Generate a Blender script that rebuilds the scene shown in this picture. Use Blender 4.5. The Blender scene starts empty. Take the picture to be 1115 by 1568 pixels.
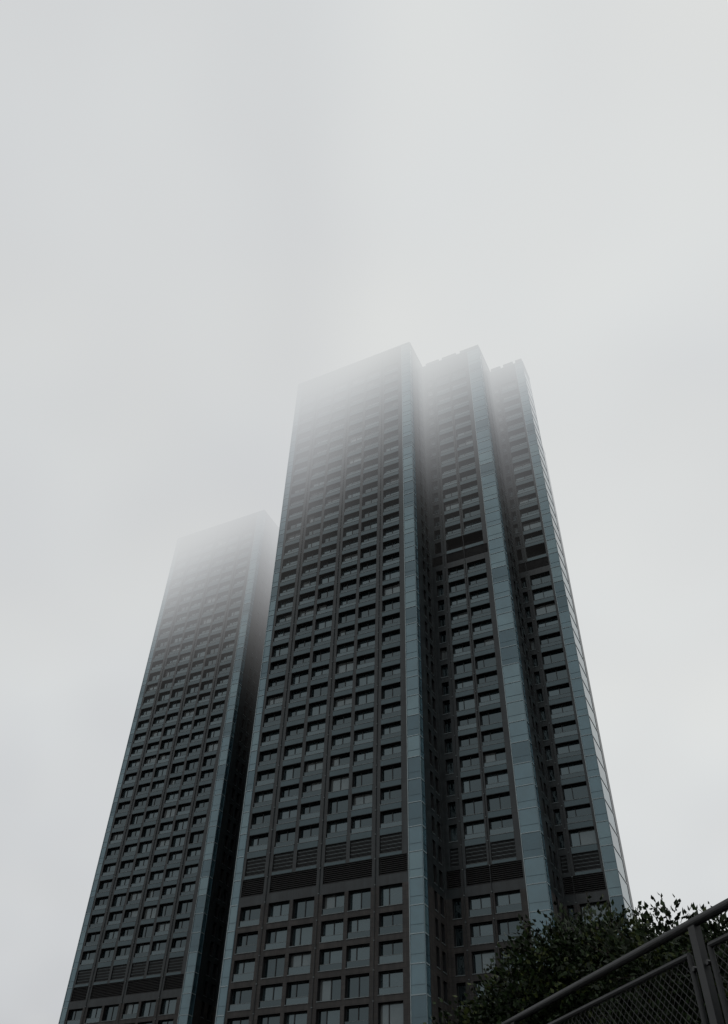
import bpy, math, random
from mathutils import Vector, Matrix, noise
random.seed(7)
scene = bpy.context.scene
scene.view_settings.view_transform = 'Standard'
scene.view_settings.look = 'None'
scene.view_settings.exposure = 0
col = scene.collection

# ------------------------------------------------------------------ materials
def new_mat(name):
    m = bpy.data.materials.new(name); m.use_nodes = True
    nt = m.node_tree; b = nt.nodes['Principled BSDF']
    return m, nt, b

def noisy(name, c, rough=0.7, var=0.25, scale=1.5, ior=1.45, metal=0.0, joints=None):
    m, nt, b = new_mat(name)
    N = nt.nodes; L = nt.links
    tc = N.new('ShaderNodeTexCoord')
    n1 = N.new('ShaderNodeTexNoise'); n1.inputs['Scale'].default_value = scale; n1.inputs['Detail'].default_value = 3
    L.new(tc.outputs['Object'], n1.inputs['Vector'])
    mr = N.new('ShaderNodeMapRange')
    mr.inputs[1].default_value = .3; mr.inputs[2].default_value = .7
    mr.inputs[3].default_value = 1-var; mr.inputs[4].default_value = 1+var
    L.new(n1.outputs['Fac'], mr.inputs[0])
    mul = N.new('ShaderNodeMix'); mul.data_type = 'RGBA'; mul.blend_type = 'MULTIPLY'
    mul.inputs[0].default_value = 1; mul.inputs[6].default_value = (*c, 1)
    L.new(mr.outputs[0], mul.inputs[7])
    out = mul.outputs[2]
    if joints:
        sep = N.new('ShaderNodeSeparateXYZ'); L.new(tc.outputs['Object'], sep.inputs[0])
        ad = N.new('ShaderNodeMath'); ad.operation = 'ADD'
        L.new(sep.outputs[0], ad.inputs[0]); L.new(sep.outputs[1], ad.inputs[1])
        cb = N.new('ShaderNodeCombineXYZ'); L.new(ad.outputs[0], cb.inputs[0]); L.new(sep.outputs[2], cb.inputs[1])
        br = N.new('ShaderNodeTexBrick'); br.offset = 0.0
        br.inputs['Scale'].default_value = 1.0
        br.inputs['Brick Width'].default_value = joints[0]; br.inputs['Row Height'].default_value = joints[1]
        br.inputs['Mortar Size'].default_value = 0.018
        br.inputs['Color1'].default_value = (1.15, 1.12, 1.1, 1); br.inputs['Color2'].default_value = (.80, .82, .84, 1)
        br.inputs['Mortar'].default_value = (.35, .35, .35, 1)
        L.new(cb.outputs[0], br.inputs['Vector'])
        m2 = N.new('ShaderNodeMix'); m2.data_type = 'RGBA'; m2.blend_type = 'MULTIPLY'; m2.inputs[0].default_value = 1
        L.new(out, m2.inputs[6]); L.new(br.outputs['Color'], m2.inputs[7]); out = m2.outputs[2]
        mp = N.new('ShaderNodeMapping'); mp.inputs['Scale'].default_value = (1.3, 1.3, .05)
        L.new(tc.outputs['Object'], mp.inputs[0])
        n2 = N.new('ShaderNodeTexNoise'); n2.inputs['Scale'].default_value = 1.2; n2.inputs['Detail'].default_value = 3
        L.new(mp.outputs[0], n2.inputs['Vector'])
        mr2 = N.new('ShaderNodeMapRange'); mr2.inputs[1].default_value=.3; mr2.inputs[2].default_value=.7
        mr2.inputs[3].default_value = .65; mr2.inputs[4].default_value = 1.33
        L.new(n2.outputs['Fac'], mr2.inputs[0])
        m3 = N.new('ShaderNodeMix'); m3.data_type = 'RGBA'; m3.blend_type = 'MULTIPLY'; m3.inputs[0].default_value = 1
        L.new(out, m3.inputs[6]); L.new(mr2.outputs[0], m3.inputs[7]); out = m3.outputs[2]
    L.new(out, b.inputs['Base Color'])
    b.inputs['Roughness'].default_value = rough
    b.inputs['IOR'].default_value = ior
    b.inputs['Metallic'].default_value = metal
    return m

def glass(name, c, ior, rough=.06):
    m = noisy(name, c, rough, .2, .35, ior)
    nt = m.node_tree; N = nt.nodes; L = nt.links
    b = N['Principled BSDF']
    b.inputs['Specular Tint'].default_value = (.76, .95, 1.0, 1)
    tc = N.new('ShaderNodeTexCoord'); n = N.new('ShaderNodeTexNoise'); n.inputs['Scale'].default_value = .8
    n.inputs['Detail'].default_value = 1
    L.new(tc.outputs['Object'], n.inputs['Vector'])
    bp = N.new('ShaderNodeBump'); bp.inputs['Strength'].default_value = .15; bp.inputs['Distance'].default_value = .05
    L.new(n.outputs['Fac'], bp.inputs['Height']); L.new(bp.outputs[0], b.inputs['Normal'])
    return m

M_stone = noisy('facade_stone', (.033, .0305, .0285), .6, .2, .8, joints=(.8, .55))
M_panel = noisy('facade_metal_panel', (.0185, .0245, .0265), .34, .2, .8, joints=(1.6, 1.1))
M_spand = glass('spandrel_glass', (.024, .040, .046), 1.66, .14)
M_soffit = noisy('reveal_shade', (.006, .007, .008), .8, .2, 2)  # recess shadow painted into the reveals as a near-black colour
M_frame = noisy('window_frame_metal', (.016, .019, .020), .45, .15, 3)
M_sill = noisy('sill_metal', (.13, .155, .16), .4, .15, 3)
M_louver = noisy('louver_metal', (.035, .034, .034), .5, .2, 3)
M_black = noisy('dark_void', (.005, .005, .006), .9, .2, 2)  # near-black paint for the unlit depth of openings and behind louvres
M_g1 = glass('window_glass_dark', (.007, .012, .014), 1.8)
M_g2 = glass('window_glass_mid', (.027, .039, .043), 1.95)
M_g3 = glass('window_glass_curtain', (.11, .12, .12), 1.8)
M_b1 = glass('strip_glass_blue', (.048, .100, .125), 2.05, .12)
M_b2 = glass('strip_glass_teal', (.075, .132, .150), 2.1, .12)
M_b3 = glass('strip_glass_dark', (.026, .060, .080), 1.85, .12)
M_joint = noisy('strip_joint_metal', (.30, .37, .39), .5, .1, 3)
M_roof = noisy('roof_membrane', (.15, .15, .15), .9, .2, .5)
MATS = [M_stone, M_soffit, M_frame, M_sill, M_louver, M_black, M_g1, M_g2, M_g3, M_b1, M_b2, M_b3, M_joint, M_roof, M_panel, M_spand]
STONE, SOFF, FRAME, SILL, LOUV, BLACK, G1, G2, G3, B1, B2, B3, JOINT, ROOF, PANEL, SPAND = range(16)

class Builder:
    def __init__(s): s.v = []; s.f = []; s.m = []
    def quad(s, a, b, c, d, m):
        i = len(s.v); s.v += [a, b, c, d]; s.f.append((i, i+1, i+2, i+3)); s.m.append(m)
    def mesh(s, name, mats=MATS):
        me = bpy.data.meshes.new(name); me.from_pydata(s.v, [], s.f)
        for m in mats: me.materials.append(m)
        me.polygons.foreach_set('material_index', s.m); me.update()
        return me

WALL, GLZ, FRM, STR, LOU = Builder(), Builder(), Builder(), Builder(), Builder()

class Face:
    def __init__(s, ox, oy, ax, ay): s.o = (ox, oy); s.a = (ax, ay)
    def P(s, t, d, z):
        return (s.o[0]+t*s.a[0]-d*s.a[1], s.o[1]+t*s.a[1]+d*s.a[0], z)
    def front(s, B, t0, t1, z0, z1, d, m):
        B.quad(s.P(t0,d,z0), s.P(t1,d,z0), s.P(t1,d,z1), s.P(t0,d,z1), m)
    def box(s, B, t0, t1, z0, z1, d0, d1, m):
        P = s.P
        B.quad(P(t0,d0,z0),P(t1,d0,z0),P(t1,d0,z1),P(t0,d0,z1),m)
        B.quad(P(t0,d1,z0),P(t0,d0,z0),P(t0,d0,z1),P(t0,d1,z1),m)
        B.quad(P(t1,d0,z0),P(t1,d1,z0),P(t1,d1,z1),P(t1,d0,z1),m)
        B.quad(P(t0,d1,z0),P(t1,d1,z0),P(t1,d0,z0),P(t0,d0,z0),m)
        B.quad(P(t0,d0,z1),P(t1,d0,z1),P(t1,d1,z1),P(t0,d1,z1),m)
    def reveal(s, B, t0, t1, z0, z1, D, m):
        P = s.P
        B.quad(P(t0,0,z0),P(t0,D,z0),P(t0,D,z1),P(t0,0,z1),m)
        B.quad(P(t1,D,z0),P(t1,0,z0),P(t1,0,z1),P(t1,D,z1),m)
        B.quad(P(t0,0,z0),P(t1,0,z0),P(t1,D,z0),P(t0,D,z0),m)
        B.quad(P(t0,D,z1),P(t1,D,z1),P(t1,0,z1),P(t0,0,z1),m)

ZTOP = 159.6
PITCH = 3.302
def zc(k): return 47.04 + PITCH*k
KMIN, KMAX = -13, 32
ZSPLIT = zc(-1)-1.0

def window(F, t0, t1, z0, z1, kind):
    D = .66
    if kind == 'void':
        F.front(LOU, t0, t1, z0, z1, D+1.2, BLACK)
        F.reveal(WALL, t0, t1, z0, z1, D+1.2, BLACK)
        return
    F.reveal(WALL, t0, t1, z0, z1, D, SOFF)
    if kind == 'louver':
        F.front(LOU, t0, t1, z0, z1, D, LOUV)
        n = 14; h = (z1-z0)/n
        for i in range(n):
            F.box(LOU, t0+.05, t1-.05, z0+i*h+.02, z0+i*h+h*.5, D-.5, D-.25, FRAME if i % 3 else SILL)
        return
    w = t1-t0; fr = .06
    r = random.random()
    def g():
        r = random.random()
        return G1 if r < .48 else (G2 if r < .86 else G3)
    F.box(FRM, t0, t1, z0, z0+fr, D-.08, D, FRAME)
    F.box(FRM, t0, t1, z1-fr, z1, D-.08, D, FRAME)
    F.box(FRM, t0, t0+fr, z0+fr, z1-fr, D-.08, D, FRAME)
    F.box(FRM, t1-fr, t1, z0+fr, z1-fr, D-.08, D, FRAME)
    if w > 2:
        tm = t0+w*(.5 if r < .5 else .36)
        a, b = g(), g()
        if random.random() < .55: b = a
        F.front(GLZ, t0, tm, z0, z1, D, a)
        F.front(GLZ, tm, t1, z0, z1, D, b)
        F.box(FRM, tm-.05, tm+.05, z0+fr, z1-fr, D-.10, D, FRAME)
        zt = z0+(z1-z0)*random.choice((.28,.28,.34))
        if random.random() < .75:
            F.front(GLZ, t0+.02, t1-.02, z0+.02, zt, .16, G1 if random.random() < .5 else G2)
            F.box(FRM, t0+.02, t1-.02, zt, zt+.05, .13, .19, SILL)
    else:
        F.front(GLZ, t0, t1, z0, z1, D, g())
    F.box(FRM, t0-.05, t1+.05, z0-.09, z0-.003, -.07, .03, SILL)

def facade(F, t0, t1, cols, strips=(), pipes=(), band0=False, band17=False, zb=0.0, ztop=ZTOP, merge17=None, side=False):
    rows = []
    for k in range(KMIN, KMAX+1):
        h = 2.34
        z = zc(k)
        if band0 and k == -1:
            rows.append((z-.75, z+1.55, 'band')); continue
        if band17 and k == 16:
            rows.append((z-.9, z+1.2, 'band')); continue
        if band0 and k == 0: rows.append((z-1.2, z+1.15, 'louver')); continue
        if band17 and k == 17: rows.append((z-1.3, z+1.3, 'void')); continue
        if band0 and k < -1: h = 2.5
        rows.append((z-h/2, z+h/2, 'win'))
    segs = []; s = t0
    for a, b in sorted(strips):
        if a-s > 1e-3: segs.append((s, a))
        s = b
    if t1-s > 1e-3: segs.append((s, t1))
    for a, b in segs:
        cc = sorted(c for c in cols if c[0] >= a-1e-6 and c[1] <= b+1e-6)
        zprev = zb; first = True
        for z0, z1, kind in rows:
            M = STONE if z1 < ZSPLIT+2 else PANEL
            F.front(WALL, a, b, zprev, z0, 0, M)
            if not first and kind != 'band' and z0-zprev > .5:
                for c in cc:
                    if c[1]-c[0] > 2 and M == PANEL:
                        F.box(STR, c[0]+.02, c[1]-.02, zprev+.06, z0-.12, -.03, .01, SPAND)
            first = False
            zprev = z1
            if kind == 'band' and cc:
                A, Bb = a+.25, b-.25
                F.front(WALL, a, A, z0, z1, 0, M); F.front(WALL, Bb, b, z0, z1, 0, M)
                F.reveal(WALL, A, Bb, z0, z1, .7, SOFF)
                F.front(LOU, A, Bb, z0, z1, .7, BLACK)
                n = 9; h = (z1-z0)/n
                for i in range(n):
                    F.box(LOU, A+.01, Bb-.01, z0+i*h+.1, z0+i*h+.15, .12, .4, LOUV)
                for i in range(len(cc)-1):
                    p0, p1 = cc[i][1], cc[i+1][0]
                    if p1-p0 > .9: F.box(WALL, p0+.12, p1-.12, z0+.002, z1-.002, .03, .69, M)
                continue
            c2 = cc
            if kind == 'void' and merge17: c2 = [c for c in cc if c[1]-c[0] < 2] + [merge17]
            s = a
            for c in sorted(c2):
                F.front(WALL, s, c[0], z0, z1, 0, M)
                window(F, c[0], c[1], z0, z1, kind)
                s = c[1]
            F.front(WALL, s, b, z0, z1, 0, M)
        F.front(WALL, a, b, zprev, ztop, 0, PANEL)
    for a, b in strips:
        z = zc(KMIN)-PITCH/2
        while z < ztop-.5:
            z2 = min(z+PITCH, ztop)
            r = random.random(); m = B1 if r < .5 else (B2 if r < .8 else B3)
            F.front(STR, a, b, z, z2, .04, m)
            if side: F.box(STR, a, b, z-.09, z+.09, -.02, .04, B3)
            else:
                F.box(STR, a, b, z-.06, z+.06, -.03, .04, JOINT)
                F.box(STR, a+.05, b-.05, z+1.02, z+1.07, 0.0, .04, B3)
            z = z2
        if not side:
            F.box(STR, a-.04, a+.05, zb, ztop, -.05, .04, JOINT)
            F.box(STR, b-.05, b+.04, zb, ztop, -.05, .04, B3)
        F.front(STR, a, b, zb, zc(KMIN)-PITCH/2, .04, B3)
    for p in pipes:
        F.box(FRM, p-.04, p+.04, zb, ztop-2, -.14, -.06, FRAME)
        for k in range(KMIN, KMAX+1):
            F.box(FRM, p-.08, p+.08, zc(k)+1.4, zc(k)+1.5, -.15, 0, SILL)

C1 = [(-26.8,-23.6),(-22.4,-19.2),(-18.65,-15.45),(-14.25,-11.05),(-10.5,-7.3),(-6.1,-2.9)]
facade(Face(0,0,1,0), -28.5, 0, C1, [(-28.5,-27.25),(-1.95,0)], [-23.0,-14.85,-6.7], band0=True)
facade(Face(0,0,0,1), 0, 7.6, [(3.6,4.6),(5.6,6.8)], [(0,1.3)])
facade(Face(0,7.6,1,0), 0, 13.7, [(.9,2.1),(3.1,6.1),(6.7,10.1)], [(11.0,13.7)], [2.6,6.4], band0=True, band17=True, merge17=(3.1,10.1))
facade(Face(13.7,7.6,0,1), 0, 7.8, [(3.6,4.6),(5.6,6.8)], [(0,1.3)])
facade(Face(13.7,15.4,1,0), 0, 7.7, [(.3,1.2),(2.0,5.6)], [(6.0,7.7)], [1.6], band0=True, band17=True)
facade(Face(21.4,15.4,0,1), 0, 5.6, [], [(0,5.6)], side=True)
facade(Face(21.4,21.0,-1,0), 0, 3.4, [], [])
facade(Face(18.0,21.0,0,1), 0, 24, [(2,5),(6,9),(10,13),(14,17),(18,21)], [])
facade(Face(18.0,45,-1,0), 0, 46.5, [(2+4.4*i,5.2+4.4*i) for i in range(10)], [])
facade(Face(-28.5,45,0,-1), 0, 45, [(2+4.3*i,5.2+4.3*i) for i in range(9)], [(43.6,45)])

ROOFB = Builder()
OUT = [(-28.5,0),(0,0),(0,7.6),(13.7,7.6),(13.7,15.4),(21.4,15.4),(21.4,21),(18,21),(18,45),(-28.5,45)]
i0 = len(ROOFB.v); ROOFB.v += [(x,y,ZTOP-.9) for x,y in OUT]; ROOFB.f.append(tuple(range(i0,i0+len(OUT)))); ROOFB.m.append(ROOF)
for i in range(len(OUT)):
    (x0,y0),(x1,y1) = OUT[i], OUT[(i+1)%len(OUT)]
    L = math.hypot(x1-x0,y1-y0); F = Face(x0,y0,(x1-x0)/L,(y1-y0)/L)
    F.box(ROOFB, .05, L-.05, ZTOP+.003, ZTOP+.25, -.12, .45, SILL)
    F.front(ROOFB, .45, L-.45, ZTOP-.9, ZTOP, .42, STONE)
def crown(x0,x1,y0,y1,h):
    F = Face(x0,y0,1,0); F.box(ROOFB,0,x1-x0,ZTOP+.253,ZTOP+h,0,y1-y0,STONE)
    ROOFB.quad((x0,y1,ZTOP+.253),(x1,y1,ZTOP+.253),(x1,y1,ZTOP+h),(x0,y1,ZTOP+h),STONE)
for a,b in [(.8,4.0),(4.8,8.2),(9.2,13.6)]: crown(a,b,7.7,10.5,1.3)
for a,b in [(13.9,16.2),(16.9,19.2),(19.8,21.3)]: crown(a,b,15.5,17.5,1.5)
crown(-27,-3,6,30,3.0)

parts = [('stone_walls',WALL),('window_glass',GLZ),('window_frames',FRM),('glazed_corner_strips',STR),('louvres',LOU),('roof_and_parapet',ROOFB)]
meshes = [(n, b.mesh(n)) for n, b in parts]
ROT = math.radians(-26.8)
def tower(name, x, y):
    e = bpy.data.objects.new(name, None); e.empty_display_size = 5; col.objects.link(e)
    e.location = (x, y, 0); e.rotation_euler = (0, 0, ROT)
    for n, me in meshes:
        o = bpy.data.objects.new(n, me); col.objects.link(o); o.parent = e
    return e
tower('high_rise_tower', 8.96, 106.24)
tower('high_rise_tower', -27.2, 161.8)

# ------------------------------------------------------------------ ground
def plane(name, x0, x1, y0, y1, z, mat):
    me = bpy.data.meshes.new(name); me.from_pydata([(x0,y0,z),(x1,y0,z),(x1,y1,z),(x0,y1,z)], [], [(0,1,2,3)])
    me.materials.append(mat); o = bpy.data.objects.new(name, me); col.objects.link(o); return o
plane('ground', -3000, 3000, -3000, 3000, 0, noisy('ground_asphalt', (.05,.05,.05), .9, .25, .3))
plane('plaza_pavement', -120, 120, -12, 90, .004, noisy('paving_stone', (.14,.135,.13), .8, .2, .4, joints=(.6,.6)))

# ------------------------------------------------------------------ planter wall, fence and hedge (close, right)
P2 = Vector((1.78, 4.31, 0)); dr = Vector((-.61, 1.96, 0)).normalized()
nr = Vector((dr.y, -dr.x, 0))
CZ = 1.6
M_conc = noisy('planter_concrete', (.22,.21,.20), .85, .25, 2.5)
M_rail = noisy('painted_rail', (.014,.016,.017), .5, .35, 6)
M_wire = noisy('fence_wire', (.035,.038,.038), .5, .2, 8)
M_soil = noisy('soil', (.04,.03,.022), .95, .3, 4)

def rbox(B, s0, s1, n0, n1, z0, z1, m=0):
    def P(s,n,z): q = P2+dr*s+nr*n; return (q.x,q.y,z)
    c = [P(s0,n0,z0),P(s1,n0,z0),P(s1,n1,z0),P(s0,n1,z0),P(s0,n0,z1),P(s1,n0,z1),P(s1,n1,z1),P(s0,n1,z1)]
    for f in [(0,1,2,3),(4,7,6,5),(0,4,5,1),(1,5,6,2),(2,6,7,3),(3,7,4,0)]:
        B.quad(*[c[i] for i in f], m)
pw = Builder(); rbox(pw,-6,9,-.15,.12,0,2.05,0); rbox(pw,-6,9,-.18,.15,2.053,2.13,0); rbox(pw,-6,9,.153,4,0,1.95,1)
e = bpy.data.objects.new('planter_wall', pw.mesh('planter_wall', [M_conc, M_soil])); col.objects.link(e)

def tube(B, a, b, r, n=8, m=0):
    a = Vector(a); b = Vector(b); d = (b-a).normalized()
    x = d.orthogonal().normalized(); y = d.cross(x)
    i = len(B.v)
    for k in range(n):
        o = (x*math.cos(2*math.pi*k/n)+y*math.sin(2*math.pi*k/n))*r
        B.v.append(tuple(a+o)); B.v.append(tuple(b+o))
    for k in range(n):
        k2 = (k+1)%n
        B.f.append((i+2*k, i+2*k2, i+2*k2+1, i+2*k+1)); B.m.append(m)
    B.f.append(tuple(i+2*k for k in range(n))); B.m.append(m)
    B.f.append(tuple(i+2*k+1 for k in range(n))[::-1]); B.m.append(m)
fence = bpy.data.objects.new('mesh_fence', None); col.objects.link(fence)
def child(name, B, mats, parent):
    o = bpy.data.objects.new(name, B.mesh(name, mats)); col.objects.link(o); o.parent = parent
    return o
def R(s, z, n=0): q = P2+dr*s+nr*n; return (q.x, q.y, z)
FR = Builder()
zr = CZ+1.5
tube(FR, R(-5,zr), R(8,zr), .022, 16)
WI = Builder()
SP = 2.05
for j in range(-2, 4):
    s = j*SP + .13
    rbox(FR, s-.026, s+.026, -.02, .02, 2.13, zr-.018)
    a, b = s+.085, s+SP-.085
    for z in (zr-.13, 2.25): tube(FR, R(a,z), R(b,z), .015, 10)
    for t in (a, b): tube(FR, R(t,2.25), R(t,zr-.13), .015, 10)
    for z in (zr-.2, 2.4):
        for t0,t1 in ((s+.03,a),(b,s+SP-.03)):
            tube(FR, R(t0,z), R(t1,z), .008, 6)
            tube(FR, R((t0+t1)/2,z,-.02), R((t0+t1)/2,z,.02), .012, 6)
    H = zr-.13-2.25; W = b-a; g = .05
    n = int((W+H)/g)
    for i in range(n):
        t = i*g
        for sg in (1, -1):
            x0, z0 = t-H, 0; x1, z1 = t, H
            if x0 < 0: z0 = -x0; x0 = 0
            if x1 > W: z1 = H-(x1-W); x1 = W
            if z1 <= z0: continue
            q0, q1 = (x0, z0), (x1, z1)
            if sg < 0: q0, q1 = (W-x0, z0), (W-x1, z1)
            tube(WI, R(a+q0[0],2.25+q0[1],.003*sg), R(a+q1[0],2.25+q1[1],.003*sg), .0012, 4)
child('rails_and_posts', FR, [M_rail], fence)
child('wire_mesh', WI, [M_wire], fence)

# hedge
crest = [(.30,8.3,1.58),(.45,7.9,1.60),(.62,7.4,1.63),(.85,7.15,1.75),(1.10,7.05,1.90),(1.26,6.85,2.09),(1.45,6.65,2.23),(1.75,6.5,2.25),(1.90,6.0,2.11),(2.02,5.5,1.92),(2.2,4.9,1.71),(2.5,4.2,1.55),(2.9,3.2,1.5),(3.3,2.0,1.45)]
def leafmat(name, c):
    m, nt, b = new_mat(name); N = nt.nodes; L = nt.links
    tc = N.new('ShaderNodeTexCoord'); n = N.new('ShaderNodeTexNoise'); n.inputs['Scale'].default_value = 3
    L.new(tc.outputs['Object'], n.inputs['Vector'])
    mx = N.new('ShaderNodeMix'); mx.data_type='RGBA'
    mx.inputs[6].default_value = (c[0]*.5,c[1]*.5,c[2]*.5,1); mx.inputs[7].default_value = (c[0]*1.4,c[1]*1.3,c[2]*1.1,1)
    L.new(n.outputs['Fac'], mx.inputs[0]); L.new(mx.outputs[2], b.inputs['Base Color'])
    b.inputs['Roughness'].default_value = .55
    b.inputs['Specular IOR Level'].default_value = .2
    return m
LM = [leafmat('leaf_dark',(.011,.020,.009)), leafmat('leaf_green',(.020,.040,.013)), leafmat('leaf_new',(.050,.070,.020)), noisy('twig_bark',(.03,.022,.017),.9,.3,8)]
HB = Builder()
def leaf(p, d, up, L, m):
    d = d.normalized(); s = d.cross(up)
    if s.length < 1e-3: s = d.orthogonal()
    s.normalize(); u = s.cross(d)
    w = L*random.uniform(.25,.38)
    i = len(HB.v)
    pts = [p, p+d*L*.4+s*w+u*L*.06, p+d*L, p+d*L*.4-s*w+u*L*.06, p+d*L*.45]
    HB.v += [tuple(q) for q in pts]
    HB.f += [(i,i+1,i+4),(i+1,i+2,i+4),(i+2,i+3,i+4),(i+3,i,i+4)]; HB.m += [m]*4
def rv():
    return Vector((random.gauss(0,1),random.gauss(0,1),random.gauss(0,1))).normalized()
cores = []
for i in range(len(crest)-1):
    a = Vector(crest[i]); b = Vector(crest[i+1])
    for t in (0,.33,.66):
        c = a.lerp(b,t)
        for off in (0,.5,1.1):
            r = random.uniform(.22,.38)
            q = c + nr*(off+random.uniform(-.05,.1)) + Vector((0,0,CZ - r - .02 + (random.uniform(-.10,.08)) ))
            cores.append((q, r))
            if off < 1:
                cores.append((q+Vector((random.uniform(-.1,.1),random.uniform(-.1,.1),-.42)), r*1.2))
for q, r in cores:
    for k in range(760):
        d = rv(); rr = r*(random.random()**.4)*random.uniform(.85,1.15)
        p = q + d*rr
        if p.z < 2.0: continue
        nz = noise.noise(p*3.2)
        if nz < -.44: continue
        m = 0 if random.random() < .6 else 1
        if nz > .1 and random.random() < .3: m = 2
        ld = (d+rv()*.8+Vector((0,0,.25)))
        leaf(p, ld, rv(), random.uniform(.025,.052), m)
    for k in range(4):
        d = (rv()*.9+Vector((0,0,.7))).normalized()
        p = q + d*r*.6; L = r*random.uniform(.4,.62)
        e2 = p+d*L
        tube(HB, p, e2, .003, 4, 3)
        for t in range(10):
            f = t/9; leaf(p.lerp(e2, .2+.8*f), (d*.6+rv()*.8), rv(), random.uniform(.025,.045), random.choice([0,0,1,2]))
hedge = bpy.data.objects.new('hedge', HB.mesh('hedge', LM)); col.objects.link(hedge)

# ------------------------------------------------------------------ fog (cloud base the towers disappear into)
fb = Builder()
X=650; z0=62; z1=215
c=[(-X,-X,z0),(X,-X,z0),(X,X,z0),(-X,X,z0),(-X,-X,z1),(X,-X,z1),(X,X,z1),(-X,X,z1)]
for f in [(3,2,1,0),(4,5,6,7),(0,1,5,4),(1,2,6,5),(2,3,7,6),(3,0,4,7)]: fb.quad(*[c[i] for i in f],0)
fm = bpy.data.materials.new('low_cloud'); fm.use_nodes = True
nt = fm.node_tree; N = nt.nodes; L = nt.links
N.remove(N['Principled BSDF'])
out = N['Material Output']
geo = N.new('ShaderNodeNewGeometry'); sep = N.new('ShaderNodeSeparateXYZ'); L.new(geo.outputs['Position'], sep.inputs[0])
def math_(op, a, b=None, clamp=False):
    n = N.new('ShaderNodeMath'); n.operation = op; n.use_clamp = clamp
    for i, v in enumerate((a, b)):
        if v is None: continue
        if isinstance(v, (int, float)): n.inputs[i].default_value = v
        else: L.new(v, n.inputs[i])
    return n.outputs[0]
def mrange(v, a, b, c, d, smooth=False):
    n = N.new('ShaderNodeMapRange')
    if smooth: n.interpolation_type = 'SMOOTHSTEP'
    for i, q in enumerate((a,b,c,d)): n.inputs[i+1].default_value = q
    L.new(v, n.inputs[0]); return n.outputs[0]
ns = N.new('ShaderNodeTexNoise'); ns.inputs['Scale'].default_value = .022; ns.inputs['Detail'].default_value = 1.0
L.new(geo.outputs['Position'], ns.inputs['Vector'])
base = mrange(sep.outputs[0], -14, 6, 73, 83, True)
lift = mrange(sep.outputs[1], 125, 165, 0, 8, True)
wob = mrange(ns.outputs['Fac'], .25, .75, -11, 11)
zz = math_('SUBTRACT', math_('SUBTRACT', math_('SUBTRACT', sep.outputs[2], base), wob), lift)
t = math_('MAXIMUM', math_('DIVIDE', zz, 80), 0)
t3 = math_('MULTIPLY', math_('MULTIPLY', t, t), t)
dens = math_('MINIMUM', math_('MULTIPLY', t3, .095), .11)
ab = N.new('ShaderNodeVolumeAbsorption'); ab.inputs['Color'].default_value = (0,0,0,1); L.new(dens, ab.inputs['Density'])
em = N.new('ShaderNodeEmission')  # cloud glows by itself; emission replaces scattered daylight
ramp = N.new('ShaderNodeValToRGB')
h = mrange(sep.outputs[2], 96, 170, 0, 1)  # glow brightens with height, daylight from above put into the colour
h2 = math_('ADD', h, mrange(ns.outputs['Fac'], .3, .7, .13, -.13))
L.new(h2, ramp.inputs[0])
cr = ramp.color_ramp
cr.elements[0].position = 0.0; cr.elements[0].color = (.44,.43,.415,1)
cr.elements[1].position = 1; cr.elements[1].color = (.84,.84,.80,1)
e1 = cr.elements.new(.33); e1.color = (.555,.57,.60,1)
e1 = cr.elements.new(.65); e1.color = (.735,.76,.765,1)
L.new(ramp.outputs[0], em.inputs['Color']); L.new(dens, em.inputs['Strength'])
ad = N.new('ShaderNodeAddShader'); L.new(ab.outputs[0], ad.inputs[0]); L.new(em.outputs[0], ad.inputs[1])
L.new(ad.outputs[0], out.inputs['Volume'])
try: fm.cycles.volume_step_rate = .24
except Exception as ex: print('step', ex)
fog = bpy.data.objects.new('low_cloud', fb.mesh('low_cloud', [fm])); col.objects.link(fog)

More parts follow.
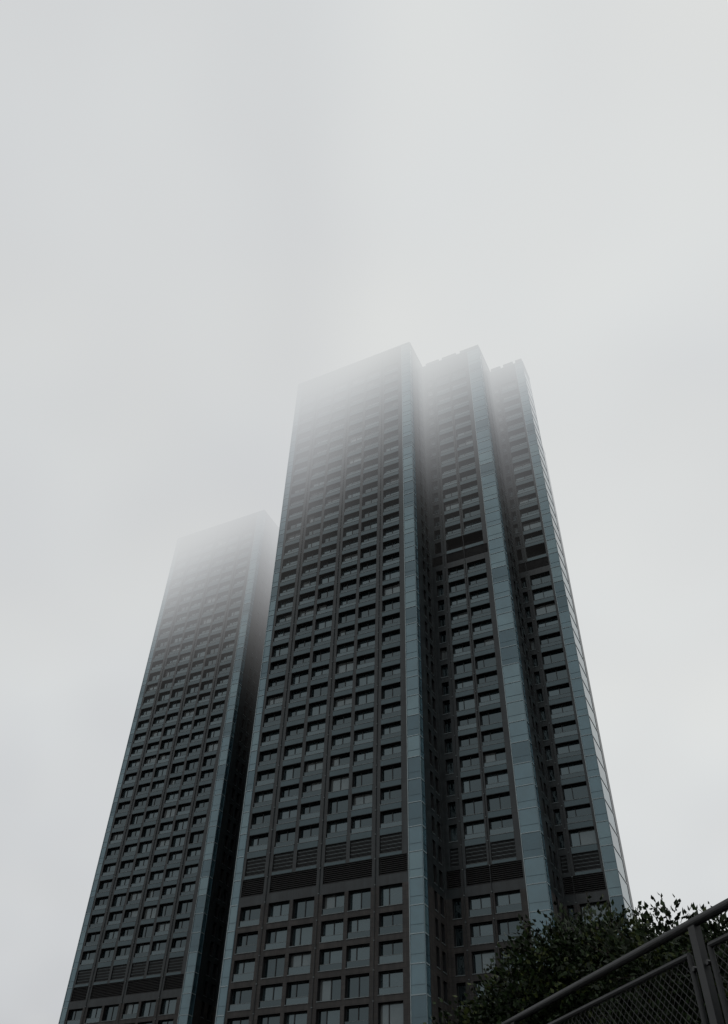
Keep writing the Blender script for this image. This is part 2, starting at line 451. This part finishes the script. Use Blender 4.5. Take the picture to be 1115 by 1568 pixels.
# ------------------------------------------------------------------ world + sun
w = bpy.data.worlds.new('World'); scene.world = w; w.use_nodes = True
nt = w.node_tree; N = nt.nodes; L = nt.links
bg = N['Background']; bg.inputs['Strength'].default_value = 1.0
SE, SR = math.radians(50), math.radians(20)
sky = N.new('ShaderNodeTexSky'); sky.sky_type = 'NISHITA'; sky.sun_disc = False; sky.sun_elevation = SE; sky.sun_rotation = SR
sc = N.new('ShaderNodeMix'); sc.data_type='RGBA'; sc.blend_type='MULTIPLY'; sc.inputs[0].default_value=1; sc.inputs[7].default_value=(.08,.08,.08,1)
L.new(sky.outputs[0], sc.inputs[6])
tc = N.new('ShaderNodeTexCoord'); sp = N.new('ShaderNodeSeparateXYZ'); L.new(tc.outputs['Generated'], sp.inputs[0])
rp = N.new('ShaderNodeValToRGB'); L.new(sp.outputs[2], rp.inputs[0])
rp.color_ramp.elements[0].color = (.42,.41,.385,1); rp.color_ramp.elements[1].color = (.80,.81,.80,1)
mx = N.new('ShaderNodeMix'); mx.data_type='RGBA'; mx.inputs[0].default_value = .95
L.new(sc.outputs[2], mx.inputs[6]); L.new(rp.outputs[0], mx.inputs[7]); L.new(mx.outputs[2], bg.inputs['Color'])
sl = bpy.data.lights.new('sun','SUN'); sl.energy = .5; sl.angle = math.radians(25); sl.color = (1,.97,.93)
so = bpy.data.objects.new('sun', sl); col.objects.link(so)
sd = Vector((math.sin(SR)*math.cos(SE), math.cos(SR)*math.cos(SE), math.sin(SE)))
so.rotation_euler = sd.to_track_quat('Z','Y').to_euler()

# ------------------------------------------------------------------ camera
cd = bpy.data.cameras.new('camera'); cam = bpy.data.objects.new('camera', cd); col.objects.link(cam)
cd.sensor_fit = 'VERTICAL'; cd.sensor_height = 24; cd.lens = 24*1269/1568
cd.clip_start = .05; cd.clip_end = 8000
up = Vector((42.5, 1293, -1269)).normalized()
fw = Vector((0,0,-1)); fw = (fw-up*fw.dot(up)).normalized()
rt = fw.cross(up)
m = Matrix((rt, fw, up)).to_4x4()
m.translation = Vector((0,0,CZ))
cam.matrix_world = m
scene.camera = cam
